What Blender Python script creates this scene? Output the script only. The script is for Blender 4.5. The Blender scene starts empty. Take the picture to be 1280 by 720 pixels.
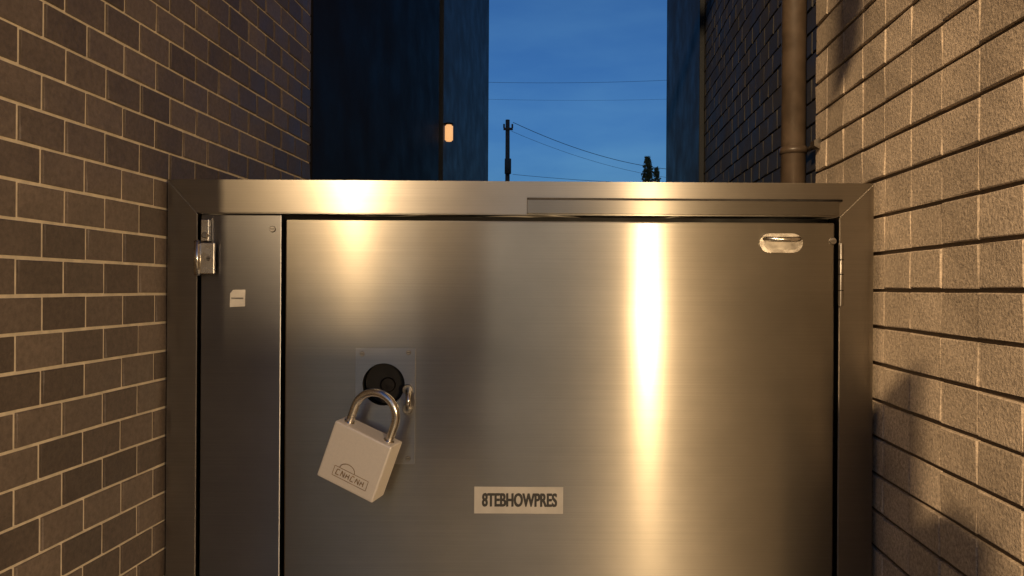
import bpy, bmesh, math, random
from mathutils import Vector, Matrix
random.seed(7)
S=bpy.context.scene
F=924.0
TH=math.atan(80/F)
def PX(x,y,d=1.0): return Vector(((x-640)/F*d, d, (360-y)/F*d))
def AL(u,v,z): return Vector((u*math.cos(TH)+v*math.sin(TH), -u*math.sin(TH)+v*math.cos(TH), z))
GZ=-1.05
# ---------------- materials
def newmat(n):
    m=bpy.data.materials.new(n); m.use_nodes=True
    nt=m.node_tree; b=nt.nodes['Principled BSDF']; return m,nt,b
def N(nt,t,**k):
    n=nt.nodes.new(t)
    for a,v in k.items(): setattr(n,a,v)
    return n
def L(nt,a,b): nt.links.new(a,b)
def noise(nt,scale,sc=(1,1,1),detail=3,rough=.6):
    tc=N(nt,'ShaderNodeTexCoord'); mp=N(nt,'ShaderNodeMapping'); mp.inputs['Scale'].default_value=sc
    L(nt,tc.outputs['Object'],mp.inputs[0])
    n=N(nt,'ShaderNodeTexNoise'); n.inputs['Scale'].default_value=scale; n.inputs['Detail'].default_value=detail; n.inputs['Roughness'].default_value=rough
    L(nt,mp.outputs[0],n.inputs['Vector']); return n
def mrange(nt,src,a,b,c=0,d=1):
    m=N(nt,'ShaderNodeMapRange'); m.inputs[1].default_value=c; m.inputs[2].default_value=d; m.inputs[3].default_value=a; m.inputs[4].default_value=b
    L(nt,src,m.inputs[0]); return m
def ramp(nt,src,cols):
    r=N(nt,'ShaderNodeValToRGB'); e=r.color_ramp.elements
    while len(e)<len(cols): e.new(.5)
    for i,(p,c) in enumerate(cols): e[i].position=p; e[i].color=(*c,1)
    L(nt,src,r.inputs[0]); return r
def simple(n,col,rough=.5,metal=0,nscale=30,var=.25,bump=0.1,spec=.5):
    m,nt,b=newmat(n)
    nn=noise(nt,nscale)
    r=ramp(nt,nn.outputs[0],[(.3,tuple(c*(1-var) for c in col)),(.7,tuple(min(1,c*(1+var)) for c in col))])
    L(nt,r.outputs[0],b.inputs['Base Color'])
    b.inputs['Metallic'].default_value=metal
    b.inputs['Specular IOR Level'].default_value=spec
    rr=mrange(nt,nn.outputs[0],max(0.02,rough-.08),rough+.08,.3,.7); L(nt,rr.outputs[0],b.inputs['Roughness'])
    if bump:
        bp=N(nt,'ShaderNodeBump'); bp.inputs['Strength'].default_value=bump; bp.inputs['Distance'].default_value=.002
        L(nt,nn.outputs[0],bp.inputs['Height']); L(nt,bp.outputs[0],b.inputs['Normal'])
    return m
def steel(n,col,r1=.26,r2=.46,mix=.5,brush=1.0,aniso=1.0,tang=(0,0,1)):
    m,nt,b=newmat(n)
    out=nt.nodes['Material Output']
    b2=N(nt,'ShaderNodeBsdfPrincipled')
    fine=noise(nt,1.0,(3,3,900),2)
    blot=noise(nt,5.0,(1,1,1.4),4)
    smud=noise(nt,24.0,(1,1,.6),3)
    r=ramp(nt,blot.outputs[0],[(.3,tuple(c*.86 for c in col)),(.72,tuple(c*1.08 for c in col))])
    fm=mrange(nt,fine.outputs[0],.93,1.06,.3,.7)
    mu=N(nt,'ShaderNodeVectorMath',operation='SCALE'); L(nt,r.outputs[0],mu.inputs[0]); L(nt,fm.outputs[0],mu.inputs['Scale'])
    tg=N(nt,'ShaderNodeCombineXYZ')
    for i in range(3): tg.inputs[i].default_value=tang[i]
    wob=N(nt,'ShaderNodeBump'); wob.inputs['Strength'].default_value=.2*brush; wob.inputs['Distance'].default_value=.002
    wn=noise(nt,3.2,(1,1,.3),1); L(nt,wn.outputs[0],wob.inputs['Height'])
    for bb,rr in ((b,r1),(b2,r2)):
        L(nt,mu.outputs[0],bb.inputs['Base Color'])
        bb.inputs['Metallic'].default_value=1
        q=mrange(nt,smud.outputs[0],rr-.008,rr+.012,.35,.7); L(nt,q.outputs[0],bb.inputs['Roughness'])
        bb.inputs['Anisotropic'].default_value=aniso
        L(nt,tg.outputs[0],bb.inputs['Tangent'])
        L(nt,wob.outputs[0],bb.inputs['Normal'])
    mx=N(nt,'ShaderNodeMixShader'); mx.inputs[0].default_value=mix
    L(nt,b.outputs[0],mx.inputs[1]); L(nt,b2.outputs[0],mx.inputs[2]); L(nt,mx.outputs[0],out.inputs[0])
    return m
def tilemat(n,cols,rough,gscale,gstr,speck=.15):
    m,nt,b=newmat(n)
    at=N(nt,'ShaderNodeAttribute'); at.attribute_name='rnd'
    r=ramp(nt,at.outputs['Fac'],cols)
    g=noise(nt,gscale,detail=3,rough=.75); g2=noise(nt,9,detail=3)
    a=mrange(nt,g.outputs[0],1-speck*2,1+speck*2,.3,.7); c=mrange(nt,g2.outputs[0],.82,1.12,.3,.7)
    mm=N(nt,'ShaderNodeMath',operation='MULTIPLY'); L(nt,a.outputs[0],mm.inputs[0]); L(nt,c.outputs[0],mm.inputs[1])
    mu=N(nt,'ShaderNodeVectorMath',operation='SCALE'); L(nt,r.outputs[0],mu.inputs[0]); L(nt,mm.outputs[0],mu.inputs['Scale'])
    L(nt,mu.outputs[0],b.inputs['Base Color'])
    rr=mrange(nt,g2.outputs[0],rough-.08,rough+.1,.3,.7); L(nt,rr.outputs[0],b.inputs['Roughness'])
    bp=N(nt,'ShaderNodeBump'); bp.inputs['Strength'].default_value=gstr; bp.inputs['Distance'].default_value=.0015
    L(nt,g.outputs[0],bp.inputs['Height']); L(nt,bp.outputs[0],b.inputs['Normal'])
    return m
M_door=steel('door_steel',(.40,.37,.315),.22,.52,.62)
M_frame=steel('frame_steel',(.46,.43,.385),.30,.52,.65)
M_railshade=steel('rail_shadow_steel',(.30,.28,.245),.30,.5,.6)  # steel darkened to carry the top rail's shadow band
M_plate=steel('plate_steel',(.42,.40,.36),.30,.5,.5)
M_side=steel('side_panel_steel',(.36,.36,.37),.34,.52,.65)
M_chrome=simple('polished_steel',(.60,.56,.50),.25,1,60,.1,.05)
M_lock=simple('padlock_satin',(.84,.78,.70),.45,.35,300,.03,.04)
M_shack=simple('shackle_steel',(.62,.59,.54),.22,1,60,.15,.05)
M_screw=simple('screw_steel',(.35,.32,.28),.35,1,80,.2,.05)
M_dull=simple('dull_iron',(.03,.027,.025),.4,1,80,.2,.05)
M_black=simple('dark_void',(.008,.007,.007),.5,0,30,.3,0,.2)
M_ltile=tilemat('brown_tile',[(0,(.095,.072,.056)),(.5,(.135,.104,.081)),(1,(.18,.139,.106))],.5,160,.35,.12)
M_lmort=simple('cream_mortar',(.74,.64,.48),.85,0,60,.15,.4)
M_rtile=tilemat('beige_tile',[(0,(.38,.305,.23)),(.5,(.44,.355,.27)),(1,(.50,.405,.31))],.85,260,1.0,.22)
M_rmort=simple('brown_mortar',(.11,.078,.05),.9,0,60,.2,.4)
M_navy=simple('dark_glazed_panel',(.012,.0105,.0105),.6,0,6,.3,.05,.06)
M_slate=simple('slate_panel',(.045,.048,.052),.55,0,8,.2,.05,.25)
M_rslate=simple('dark_slate_panel',(.016,.018,.021),.5,0,8,.2,.05,.12)
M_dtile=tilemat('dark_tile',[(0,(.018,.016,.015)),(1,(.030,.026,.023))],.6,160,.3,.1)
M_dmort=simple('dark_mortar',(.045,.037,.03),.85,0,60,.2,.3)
M_pipe=simple('brown_pipe',(.065,.045,.03),.45,0,25,.3,.1)
M_conc=simple('concrete',(.25,.24,.22),.85,0,10,.25,.5)
M_asph=simple('asphalt',(.05,.05,.05),.9,0,60,.35,.6)
M_roof=simple('roof_render',(.16,.15,.15),.8,0,5,.2,.2)
M_label=simple('label_paper',(.56,.52,.45),.45,0,40,.08,.02)
M_ink=simple('label_ink',(.04,.035,.03),.5,0,40,.1,0)
M_eng=simple('engraved_brass',(.45,.30,.16),.5,1,200,.3,.1)
M_leaf=simple('foliage',(.035,.06,.03),.8,0,20,.4,.2)
M_bark=simple('bark',(.06,.045,.035),.9,0,20,.3,.4)
M_wire=simple('wire_rubber',(.01,.01,.011),.6,0,20,.2,0)
M_blocker=simple('light_blocker',(.10,.09,.08),.6,0,20,.1,.05)  # for the added objects that block lamp light
# ---------------- helpers
def mkobj(name,bm,mat,parent=None,smooth=False):
    me=bpy.data.meshes.new(name); bm.normal_update(); bm.to_mesh(me); bm.free()
    ms=mat if isinstance(mat,(list,tuple)) else [mat]
    for m in ms: me.materials.append(m)
    if smooth:
        for p in me.polygons: p.use_smooth=True
    o=bpy.data.objects.new(name,me); S.collection.objects.link(o)
    if parent: o.parent=parent
    return o
def empty(name):
    e=bpy.data.objects.new(name,None); S.collection.objects.link(e); e.empty_display_size=.1; return e
def addbox(bm,a,b,mi=0,bev=0):
    g=bmesh.ops.create_cube(bm,size=1)
    for v in g['verts']:
        v.co=Vector(((a[i]+b[i])/2+v.co[i]*(b[i]-a[i]) for i in range(3)))
    fs=set(f for v in g['verts'] for f in v.link_faces)
    if bev:
        es=list(set(e for f in fs for e in f.edges))
        bmesh.ops.bevel(bm,geom=es,offset=bev,segments=2,affect='EDGES',profile=.5)
def box(name,a,b,mat,parent=None,bev=0,alley=False):
    a,b=[min(a[i],b[i]) for i in range(3)],[max(a[i],b[i]) for i in range(3)]
    bm=bmesh.new(); addbox(bm,a,b,0,bev)
    if alley:
        for v in bm.verts: v.co=AL(*v.co)
    return mkobj(name,bm,mat,parent)
def cyl(name,p,q,r,mat,parent=None,seg=24,r2=None,smooth=True,bev=0):
    p=Vector(p);q=Vector(q);d=q-p
    bm=bmesh.new()
    bmesh.ops.create_cone(bm,cap_ends=True,segments=seg,radius1=r,radius2=r if r2 is None else r2,depth=d.length)
    if bev:
        es=[e for e in bm.edges if len(e.link_faces)==2 and any(len(f.verts)>4 for f in e.link_faces)]
        bmesh.ops.bevel(bm,geom=es,offset=bev,segments=2,affect='EDGES')
    M=Matrix.Translation((p+q)/2)@d.to_track_quat('Z','Y').to_matrix().to_4x4()
    bmesh.ops.transform(bm,matrix=M,verts=bm.verts)
    o=mkobj(name,bm,mat,parent)
    if smooth:
        for f in o.data.polygons: f.use_smooth=len(f.vertices)<=4
    return o
def tube(name,pts,r,mat,parent=None,seg=14,closed=False):
    pts=[Vector(p) for p in pts]; n=len(pts); bm=bmesh.new(); rings=[]
    up=None
    for i,p in enumerate(pts):
        if closed: t=(pts[(i+1)%n]-pts[i-1]).normalized()
        else: t=(pts[min(i+1,n-1)]-pts[max(i-1,0)]).normalized()
        if up is None:
            up=t.orthogonal().normalized()
        up=(up-t*up.dot(t)).normalized(); s=t.cross(up)
        rings.append([bm.verts.new(p+(up*math.cos(2*math.pi*k/seg)+s*math.sin(2*math.pi*k/seg))*r) for k in range(seg)])
    for i in range(n if closed else n-1):
        A=rings[i];B=rings[(i+1)%n]
        for k in range(seg): bm.faces.new((A[k],A[(k+1)%seg],B[(k+1)%seg],B[k]))
    if not closed: bm.faces.new(rings[0][::-1]); bm.faces.new(rings[-1])
    bmesh.ops.recalc_face_normals(bm,faces=bm.faces)
    return mkobj(name,bm,mat,parent,True)
def tiles(name,u,side,v0,v1,z0,z1,w,h,jx,jz,mats,parent,bond=.5,depth=.005,zoff=0,bev=.0012,tilt=.0008,voff=0,rough=0):
    bm=bmesh.new(); lay=bm.faces.layers.float.new('rnd')
    r0=math.floor((z0-zoff)/h); r1=math.ceil((z1-zoff)/h)
    for r in range(r0,r1):
        za=zoff+r*h+jz/2; zb=zoff+(r+1)*h-jz/2
        off=voff+(bond*w if r%2 else 0)
        c=math.floor((v0-off)/w)
        rj=random.uniform(-.002,.002) if bond else 0
        while off+c*w<v1:
            va=max(v0,off+c*w+jx/2+rj); vb=min(v1,off+(c+1)*w-jx/2+rj); c+=1
            if vb-va<.006: continue
            rn=random.random()
            k=[random.uniform(-tilt,tilt) for _ in range(4)]
            e=[random.uniform(-rough,rough) for _ in range(4)]
            bk=[(va,za+e[0]),(vb,za+e[1]),(vb,zb+e[2]),(va,zb+e[3])]
            fr=[(va+bev,za+e[0]+bev),(vb-bev,za+e[1]+bev),(vb-bev,zb+e[2]-bev),(va+bev,zb+e[3]-bev)]
            B=[bm.verts.new(AL(u,a,b)) for a,b in bk]
            E=[bm.verts.new(AL(u+side*(depth*.8),a,b)) for a,b in bk]
            Fv=[bm.verts.new(AL(u+side*(depth+k[i]),*fr[i])) for i in range(4)]
            fs=[bm.faces.new(Fv)]
            for i in range(4):
                j=(i+1)%4
                fs.append(bm.faces.new((B[i],B[j],E[j],E[i]))); fs.append(bm.faces.new((E[i],E[j],Fv[j],Fv[i])))
            for f in fs: f[lay]=rn
    bmesh.ops.recalc_face_normals(bm,faces=bm.faces)
    return mkobj(name,bm,mats,parent)
def prism(name,pts,y0,y1,mat,parent,bev=.0015):
    bm=bmesh.new()
    a=[bm.verts.new((x,y0,z)) for x,z in pts]; b=[bm.verts.new((x,y1,z)) for x,z in pts]
    bm.faces.new(a); bm.faces.new(b[::-1]); n=len(pts)
    for i in range(n): bm.faces.new((a[i],b[i],b[(i+1)%n],a[(i+1)%n]))
    bmesh.ops.recalc_face_normals(bm,faces=bm.faces)
    if bev: bmesh.ops.bevel(bm,geom=bm.edges[:],offset=bev,segments=2,affect='EDGES')
    return mkobj(name,bm,mat,parent)
# ---------------- ground
bm=bmesh.new(); bmesh.ops.create_grid(bm,x_segments=4,y_segments=4,size=600)
for v in bm.verts: v.co.z=GZ-.05
mkobj('ground',bm,M_asph)
box('pavement',(-.55,-1.2,GZ-.08),(.41,5.5,GZ),M_conc,None,.004,True)
# ---------------- left building
UL=-.556; UR=.409
lb=empty('brown_tiled_building')
box('body',(UL-3,.15,GZ-.05),(UL,1.50,5),M_lmort,lb,0,True)
tiles('wall_tiles',UL,1,.15,1.50,GZ,3.2,.0690,.03835,.0046,.0036,M_ltile,lb,.5,.0024,-.011,rough=.0004)
db=empty('dark_panel_building')
box('panel_body',(UL-3,1.505,GZ-.05),(UL+.004,2.93,6),M_navy,db,.003,True)
box('joint_recess',(UL-3,2.93,GZ-.05),(UL-.04,3.05,6),M_black,db,0,True)
box('rear_panel',(UL-3,3.05,GZ-.05),(UL,4.63,6),M_slate,db,.003,True)
# ---------------- right building
rb=empty('beige_tiled_building')
box('body',(UR,.15,GZ-.05),(UR+3,1.30,5),M_rmort,rb,0,True)
tiles('wall_tiles',UR,-1,.15,1.30,GZ,3.2,.0765,.0497,.0012,.0050,M_rtile,rb,0,.004,-.0,rough=.0006,bev=.0012,tilt=.0012,voff=.02)
d2=empty('dark_tiled_building')
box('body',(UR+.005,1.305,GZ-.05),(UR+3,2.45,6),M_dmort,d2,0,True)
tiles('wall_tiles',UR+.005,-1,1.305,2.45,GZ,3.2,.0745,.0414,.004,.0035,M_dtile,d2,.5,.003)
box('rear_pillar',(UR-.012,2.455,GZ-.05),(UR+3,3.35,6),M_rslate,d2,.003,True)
pe=empty('drain_pipe')
pc=AL(UR-.028,1.345,0)
cyl('pipe',(pc.x,pc.y,GZ),(pc.x,pc.y,3.5),.021,M_pipe,pe,32)
for z in (.245,1.1,-.6):
    cyl('collar',(pc.x,pc.y,z-.007),(pc.x,pc.y,z+.007),.0232,M_pipe,pe,32,bev=.002)
    q=AL(UR-.004,1.285,z)
    cyl('bracket_arm',(pc.x+.02,pc.y-.02,z),(q.x,q.y,z),.0045,M_screw,pe,12)
    cyl('bracket_bolt',(q.x-.004,q.y-.012,z),(q.x-.004,q.y+.004,z),.009,M_screw,pe,6,smooth=False)
# ---------------- cabinet
cab=empty('stainless_steel_cabinet')
def X(p): return (p-640)/F
def Z(p): return (360-p)/F
Y0=1.0
xl,xr,zt=X(210.5),X(1090),Z(227)
ixl,ixr,izt=X(248),X(1047),Z(269)
zb=GZ+.03
g=.0004
prism('frame_left',[(xl,zb),(ixl,zb),(ixl,izt-g),(xl,zt-g)],Y0-.004,Y0+.03,M_frame,cab,.0012)
prism('frame_right',[(ixr,zb),(xr,zb),(xr,zt-g),(ixr,izt-g)],Y0-.004,Y0+.03,M_frame,cab,.0012)
prism('frame_top',[(xl,zt),(ixl,izt),(ixr,izt),(xr,zt)],Y0-.004,Y0+.03,M_frame,cab,.0012)
box('frame_bottom',(ixl,Y0-.003,zb),(ixr,Y0+.03,zb+.05),M_frame,cab,.001)
box('top_sheet',(xl+.001,Y0+.031,zt-.004),(xr-.001,Y0+.42,zt-.0005),M_frame,cab,.001)
box('left_sheet',(xl+.001,Y0+.031,zb),(xl+.004,Y0+.42,zt-.005),M_frame,cab)
box('right_sheet',(xr-.004,Y0+.031,zb),(xr-.001,Y0+.42,zt-.005),M_frame,cab)
box('back_sheet',(xl+.005,Y0+.415,zb),(xr-.005,Y0+.418,zt-.005),M_frame,cab)
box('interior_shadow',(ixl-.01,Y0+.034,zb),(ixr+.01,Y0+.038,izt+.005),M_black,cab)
box('plinth',(xl+.02,Y0+.03,GZ),(xr-.02,Y0+.40,zb),M_conc,cab)
box('rail_shadow_strip',(X(658),Y0-.0090,Z(267.5)),(X(1045),Y0-.0042,Z(250.5)),M_railshade,cab,.0006)  # darker strip standing in for the shadow across the top rail
box('rail_shadow_line',(X(658),Y0-.0065,Z(250.3)),(X(1050),Y0-.0042,Z(247.6)),M_dull,cab,.0004)  # dark line painting the upper edge of that shadow
box('side_panel',(X(250.5),Y0+.002,zb+.052),(X(351),Y0+.02,Z(270)),M_side,cab,.0012)
hx,hz=X(481),Z(481)
door=box('door',(X(357),Y0-.001,zb+.052),(X(1042.5),Y0+.02,Z(276.5)),M_door,cab,.0018)
cut=cyl('cutter',(hx,Y0-.05,hz),(hx,Y0+.05,hz),.0295,M_black,None,48)
md=door.modifiers.new('b','BOOLEAN'); md.operation='DIFFERENCE'; md.object=cut; md.solver='EXACT'
bpy.context.view_layer.update()
dg=bpy.context.evaluated_depsgraph_get(); me=bpy.data.meshes.new_from_object(door.evaluated_get(dg))
door.modifiers.clear(); door.data=me; bpy.data.objects.remove(cut)
def plate_hole(name,x0,x1,z0,z1,y0,y1,cx,cz,r,mat,parent):
    bm=bmesh.new(); seg=64; fo=[];fi=[]
    for k in range(seg):
        a=2*math.pi*k/seg; c,s=math.cos(a),math.sin(a)
        t=1e9
        if c>1e-9:t=min(t,(x1-cx)/c)
        if c<-1e-9:t=min(t,(x0-cx)/c)
        if s>1e-9:t=min(t,(z1-cz)/s)
        if s<-1e-9:t=min(t,(z0-cz)/s)
        fo.append([cx+c*t,cz+s*t]); fi.append((cx+c*r,cz+s*r))
    for cxn,czn in ((x0,z0),(x1,z0),(x0,z1),(x1,z1)):
        k=min(range(seg),key=lambda k:(fo[k][0]-cxn)**2+(fo[k][1]-czn)**2); fo[k]=[cxn,czn]
    FO=[bm.verts.new((x,y0,z)) for x,z in fo]; FI=[bm.verts.new((x,y0,z)) for x,z in fi]
    BO=[bm.verts.new((x,y1,z)) for x,z in fo]; BI=[bm.verts.new((x,y1+.02,z)) for x,z in fi]
    for k in range(seg):
        j=(k+1)%seg
        bm.faces.new((FO[k],FO[j],FI[j],FI[k])); bm.faces.new((FO[k],BO[k],BO[j],FO[j])); bm.faces.new((FI[k],FI[j],BI[j],BI[k]))
    bmesh.ops.recalc_face_normals(bm,faces=bm.faces)
    return mkobj(name,bm,mat,parent)
plate_hole('lock_plate',X(446),X(520),Z(580),Z(436),Y0-.0042,Y0-.0012,hx,hz,.0285,M_plate,cab)
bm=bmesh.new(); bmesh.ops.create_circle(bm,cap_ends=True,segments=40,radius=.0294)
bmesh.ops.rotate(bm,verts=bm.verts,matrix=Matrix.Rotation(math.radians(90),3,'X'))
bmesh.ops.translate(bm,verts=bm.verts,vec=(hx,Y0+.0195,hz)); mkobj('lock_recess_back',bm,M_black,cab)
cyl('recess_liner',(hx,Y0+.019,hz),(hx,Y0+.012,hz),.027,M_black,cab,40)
cyl('lock_cylinder',(hx+.004,Y0+.012,hz-.002),(hx+.004,Y0+.006,hz-.002),.010,M_dull,cab,24,bev=.001)
def screw(x,z,y=Y0-.0042,r=.0035,p=cab):
    cyl('screw',(x,y+.001,z),(x,y-.0018,z),r,M_screw,p,20,bev=.0006)
    box('screw_slot',(x-r*.7,y-.0021,z-.0004),(x+r*.7,y-.0017,z+.0004),M_black,p)
screw(X(454),Z(443)); screw(X(512),Z(441)); screw(X(454),Z(573)); screw(X(512),Z(573))
screw(X(1040),Z(299),Y0-.001,.0048); screw(X(340),Z(288),Y0+.002,.0042)
ex,ez=X(511),Z(499)
tube('hasp_eye',[(ex+.004*math.sin(t),Y0-.003-.024*math.sin(t),ez+.013*math.cos(t)) for t in [i*math.pi/12 for i in range(13)]],.0034,M_shack,cab,12)
for dz in (.013,-.013): cyl('eye_base',(ex,Y0-.003,ez+dz),(ex,Y0-.0065,ez+dz),.007,M_screw,cab,20,bev=.0008)
cyl('hinge_knuckle',(X(1048),Y0-.0065,Z(380)),(X(1048),Y0-.0065,Z(302)),.0034,M_frame,cab,16,bev=.0006)
for a in (322,340,360): cyl('knuckle_gap',(X(1048),Y0-.0065,Z(a)),(X(1048),Y0-.0065,Z(a+1.2)),.0036,M_black,cab,16)
box('hinge_leaf',(X(1049),Y0-.0055,Z(378)),(X(1054),Y0-.0041,Z(304)),M_frame,cab,.0004)
box('catch_plate',(X(247),Y0-.0085,Z(345)),(X(271),Y0-.0042,Z(306)),M_chrome,cab,.0012)
cyl('catch_knuckle',(X(250),Y0-.009,Z(347)),(X(250),Y0-.009,Z(303)),.0042,M_chrome,cab,20,bev=.001)
box('catch_tongue',(X(253),Y0-.006,Z(304)),(X(263),Y0+.001,Z(277)),M_chrome,cab,.001)
cyl('catch_pin',(X(259),Y0+.002,Z(297)),(X(259),Y0-.010,Z(297)),.0042,M_screw,cab,18,bev=.001)
screw(X(264),Z(326),Y0-.0085,.003)
def capsule(name,cx,cz,w,h,y0,y1,mat,p,bev=.001):
    r=h/2; pts=[]
    for i in range(13):
        a=-math.pi/2+math.pi*i/12; pts.append((cx+w/2-r+r*math.cos(a),cz+r*math.sin(a)))
    for i in range(13):
        a=math.pi/2+math.pi*i/12; pts.append((cx-w/2+r+r*math.cos(a),cz+r*math.sin(a)))
    return prism(name,pts,y0,y1,mat,p,bev)
cx,cz=X(975),Z(302)
capsule('handle_plate',cx,cz,.058,.026,Y0-.004,Y0-.0012,M_chrome,cab,.0008)
capsule('handle_pocket',cx,cz-.0015,.046,.015,Y0-.0052,Y0-.0041,M_screw,cab,.0003)
pts=[]
for i in range(17):
    a=math.pi*i/16; pts.append((cx-.0235*math.cos(a),Y0-.004-.014*math.sin(a),cz+.006-.002*math.sin(a)))
tube('handle_grip',pts,.0034,M_chrome,cab,12)
box('label',(X(594.5),Y0-.0016,Z(641.5)),(X(705.5),Y0-.0011,Z(608)),M_label,cab,.0002)
cu=bpy.data.curves.new('t','FONT'); cu.body='8TEBHOWPRES'; cu.size=.026; cu.extrude=.0001; cu.offset=.0006; cu.align_x='CENTER'; cu.align_y='CENTER'
to=bpy.data.objects.new('t',cu); S.collection.objects.link(to); bpy.context.view_layer.update()
tm=bpy.data.meshes.new_from_object(to.evaluated_get(bpy.context.evaluated_depsgraph_get()))
xs=[v.co.x for v in tm.vertices]; zs=[v.co.y for v in tm.vertices]
sx=(93/F)/(max(xs)-min(xs)); sz=(17/F)/(max(zs)-min(zs)); mx_=(max(xs)+min(xs))/2; mz_=(max(zs)+min(zs))/2
tm.materials.clear(); tm.materials.append(M_ink)
base=[v.co.copy() for v in tm.vertices]
# printed twice with a slight offset: a smudged, heavy print
for k,(dx,dz) in enumerate(((-.0005,0),(.0005,.0003))):
    t2=tm.copy()
    for v,c in zip(t2.vertices,base):
        v.co=Vector(((c.x-mx_)*sx+X(651)+dx,Y0-.0018-.0001*k-c.z,(c.y-mz_)*sz+Z(624.5)+dz))
    lo=bpy.data.objects.new('label_lettering',t2); S.collection.objects.link(lo); lo.parent=cab
bpy.data.objects.remove(to)
prism('sticker',[(X(287),Z(386)),(X(306),Z(385)),(X(306.5),Z(364)),(X(291),Z(364.5)),(X(287.5),Z(369))],Y0+.0012,Y0+.0019,M_label,cab,.0001)
box('sticker_print',(X(289),Y0+.0009,Z(376)),(X(304),Y0+.0011,Z(374)),M_screw,cab)
# ---------------- padlock
pl=empty('padlock')
W,H,T=.084,.078,.034
pl.location=PX(451,574,.955)
pl.rotation_euler=(math.radians(2),math.radians(21),math.radians(-15))
bm=bmesh.new(); addbox(bm,(-W/2,-T/2,-H/2),(W/2,T/2,H/2),0,.0022)
mkobj('body',bm,M_lock,pl)
R=.0295; r=.0053; zt0=H/2-.004; ex_=.026
pts=[(R,0,zt0-.01)]+[(R,0,zt0+ex_*i/3) for i in range(4)]
pts+=[(R*math.cos(a),0,zt0+ex_+R*math.sin(a)) for a in [math.pi*i/24 for i in range(1,24)]]
pts+=[(-R,0,zt0+ex_-ex_*i/3) for i in range(4)]+[(-R,0,zt0-.01)]
tube('shackle',pts,r,M_shack,pl,20)
for sx_ in (-R,R): cyl('shackle_collar',(sx_,0,H/2-.002),(sx_,0,H/2+.0012),.0072,M_shack,pl,24,bev=.0006)
def seg(x0,z0,x1,z1,w=.0006):
    d=Vector((x1-x0,0,z1-z0)); n=Vector((-d.z,0,d.x)).normalized()*w
    bm=bmesh.new(); y=-T/2-.00025
    q=[bm.verts.new((x0+n.x,y,z0+n.z)),bm.verts.new((x0-n.x,y,z0-n.z)),bm.verts.new((x1-n.x,y,z1-n.z)),bm.verts.new((x1+n.x,y,z1+n.z))]
    f=bm.faces.new(q); bmesh.ops.recalc_face_normals(bm,faces=bm.faces)
    return mkobj('engraving',bm,M_eng,pl)
for i in range(6):
    x0=-.018+.0072*i; s=random.uniform(.8,1.1)
    seg(x0,-.025,x0+.0012,-.025+.007*s)
    if i%3==0: seg(x0+.0012,-.018,x0+.005,-.018); seg(x0,-.025,x0+.0048,-.025)
    elif i%3==1: seg(x0+.0012,-.018,x0+.0048,-.025); seg(x0+.0048,-.025,x0+.0052,-.018)
    else: seg(x0+.0006,-.0215,x0+.0045,-.0215); seg(x0+.0045,-.025,x0+.0045,-.018)
seg(-.022,-.028,.028,-.028,.0004); seg(-.022,-.0150,.028,-.0150,.0004); seg(-.022,-.028,-.022,-.015,.0004); seg(.028,-.028,.028,-.015,.0004)
for i in range(8):
    a0=math.pi*i/8; a1=math.pi*(i+1)/8
    seg(-.004+.011*math.cos(a0),-.0145+.008*math.sin(a0),-.004+.011*math.cos(a1),-.0145+.008*math.sin(a1),.0005)
# ---------------- far things
up=empty('utility_pole')
b=PX(634,360,25)
cyl('pole',(b.x,25,GZ),(b.x-.02,25,(360-150)/F*25),.09,M_bark,up,16,.07)
t=(360-163)/F*25
box('crossarm',(b.x-.16,24.9,t),(b.x+.16,25.0,t+.07),M_bark,up)
cyl('transformer',(b.x+.0,24.8,t-1.5),(b.x+.0,24.8,t-1.0),.11,M_bark,up,16)
for dx in (-.14,.14): cyl('insulator',(b.x+dx,24.95,t+.07),(b.x+dx,24.95,t+.2),.03,M_bark,up,8)
w=empty('overhead_wires')
def wire(p,q,sag,r=.012):
    p=Vector(p);q=Vector(q)
    tube('wire',[p.lerp(q,i/24)-Vector((0,0,sag*4*(i/24)*(1-i/24))) for i in range(25)],r,M_wire,w,6)
P=lambda x,y,d: PX(x,y,d)
wire(P(640,153,25),P(900,212,30),.5,.009)
wire(P(638,164,25),P(900,226,30),.4,.005)
wire(P(500,100,32),P(940,92,34),.25,.006)
wire(P(500,121,32),P(940,118,34),.2,.004)
wire(P(640,218,25),P(900,229,28),.1,.006)
tr=empty('distant_tree')
tb=PX(811,360,12)
cyl('trunk',(tb.x,12,GZ),(tb.x,12,1.7),.06,M_bark,tr,8,.02)
bm=bmesh.new()
def clump(bx,top,bot,wd,n):
    for _ in range(n):
        k=random.random(); z=bot+(top-bot)*k
        rr=wd*(math.sin(math.pi*min(1,(1-k)*.75+.05))**.7)*random.random()**.5
        a=random.random()*6.283
        c=Vector((bx+rr*math.cos(a),12+rr*math.sin(a),z))
        s=random.uniform(.02,.045)
        q=[Vector((random.uniform(-1,1),random.uniform(-1,1),random.uniform(-1,1)))*s for _ in range(3)]
        bm.faces.new([bm.verts.new(c+v) for v in q])
clump(tb.x-.03,2.14,.6,.12,2800); clump(tb.x+.12,1.96,.4,.08,1600)
mkobj('crown',bm,M_leaf,tr)
h=empty('distant_house')
box('walls',(-6,40,GZ-.05),(8,48,GZ+3.2),M_roof,h)
prism('roof',[(-6.4,GZ+3.2),(8.4,GZ+3.2),(6.5,GZ+4.6),(-4.5,GZ+4.6)],39.6,48.4,M_slate,h,0)
wl=empty('alley_wall_lamp')
lp=PX(560,167,3.10)
M_em,nt,bb=newmat('lamp_glass'); bb.inputs['Base Color'].default_value=(1,.7,.35,1); bb.inputs['Emission Color'].default_value=(1,.50,.20,1); bb.inputs['Emission Strength'].default_value=.9
cyl('glass',lp-Vector((0,0,.034)),lp+Vector((0,0,.034)),.017,M_em,wl,24,bev=.005)
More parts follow.
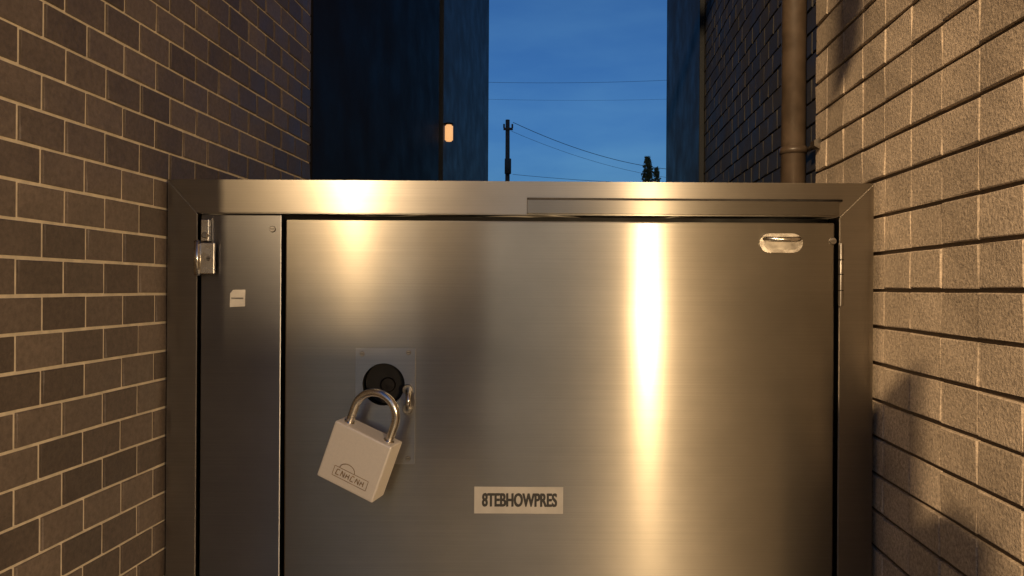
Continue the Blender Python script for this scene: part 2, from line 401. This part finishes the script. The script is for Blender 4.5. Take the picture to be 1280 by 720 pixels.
cyl('cap',lp+Vector((0,0,.034)),lp+Vector((0,0,.041)),.018,M_black,wl,20)
box('bracket',(lp.x-.06,lp.y-.006,lp.z+.036),(lp.x,lp.y+.006,lp.z+.041),M_black,wl)
# ---------------- added unseen frame (behind the viewpoint, throws the stepped shadow on the right wall)
sb=empty('shadow_caster_frame')
prism('caster_board',[(-.30,-.2),(-.085,-.2),(-.085,.50),(-.100,.53),(-.121,.535),(-.121,.65),(-.30,.65)],-.40,-.385,M_blocker,sb,.001)  # outline shaped to cast the stepped wall shadow
cyl('post',(-.73,-.41,GZ-.05),(-.73,-.41,1.40),.02,M_screw,sb,16)
cyl('beam',(-.75,-.41,1.38),(-.06,-.41,1.38),.015,M_screw,sb,16)
cyl('lower_beam',(-.75,-.41,.0),(-.10,-.41,.0),.015,M_screw,sb,16)
prism('caster_pendant',[(-.186,.95),(-.165,.955),(-.10,1.37),(-.17,1.37)],-.40,-.392,M_blocker,sb,.0005)  # added overhead to cast the diagonal shadow high on the right wall
cyl('foot',(-.73,-.41,GZ-.05),(-.73,-.41,GZ+.02),.18,M_conc,sb,32,bev=.01)
hd=empty('added_lamp_blocker')
box('blocker_plate',(-1.15,-1.905,1.0),(-.864,-1.90,1.550),M_blocker,hd,.001)  # unseen plate added to cut the left lamp's light on the door
cyl('blocker_post',(-1.1,-1.92,GZ-.05),(-1.1,-1.92,1.54),.015,M_screw,hd,16)
# ---------------- lights
def point(name,loc,e,col,size=.05):
    l=bpy.data.lights.new(name,'POINT'); l.energy=e; l.color=col; l.shadow_soft_size=size
    o=bpy.data.objects.new(name,l); o.location=loc; S.collection.objects.link(o); return o
warm=(1,.69,.37)
point('warm_lamp',(.184*2.3,-.3,-.02),34,warm,.02)
point('warm_lamp',(-.98,-2.2,1.7),880,warm,.018)
# sky
wd=bpy.data.worlds.new('World'); S.world=wd; wd.use_nodes=True; nt=wd.node_tree
bg=nt.nodes['Background']; sk=N(nt,'ShaderNodeTexSky'); sk.sky_type='NISHITA'; sk.sun_disc=False
sk.sun_elevation=math.radians(5.0); sk.sun_rotation=math.radians(180); sk.ozone_density=4; sk.dust_density=.8
tc=N(nt,'ShaderNodeTexCoord'); mp=N(nt,'ShaderNodeMapping'); mp.inputs['Scale'].default_value=(2.5,2.5,9); L(nt,tc.outputs['Generated'],mp.inputs[0])
nn=N(nt,'ShaderNodeTexNoise'); nn.inputs['Scale'].default_value=2.2; nn.inputs['Detail'].default_value=5; L(nt,mp.outputs[0],nn.inputs['Vector'])
r=ramp(nt,nn.outputs[0],[(.35,(.56,.69,.92)),(.7,(.80,.86,1.0))])
mu=N(nt,'ShaderNodeVectorMath',operation='MULTIPLY'); L(nt,sk.outputs[0],mu.inputs[0]); L(nt,r.outputs[0],mu.inputs[1])
L(nt,mu.outputs[0],bg.inputs[0]); bg.inputs[1].default_value=.148
# camera
cd=bpy.data.cameras.new('camera'); cd.lens=26; cd.sensor_width=36; cd.clip_start=.02; cd.clip_end=2000
co=bpy.data.objects.new('camera',cd); co.rotation_euler=(math.radians(90),math.radians(-.35),0); S.collection.objects.link(co); S.camera=co
S.view_settings.view_transform='Standard'; S.view_settings.look='None'; S.view_settings.exposure=0
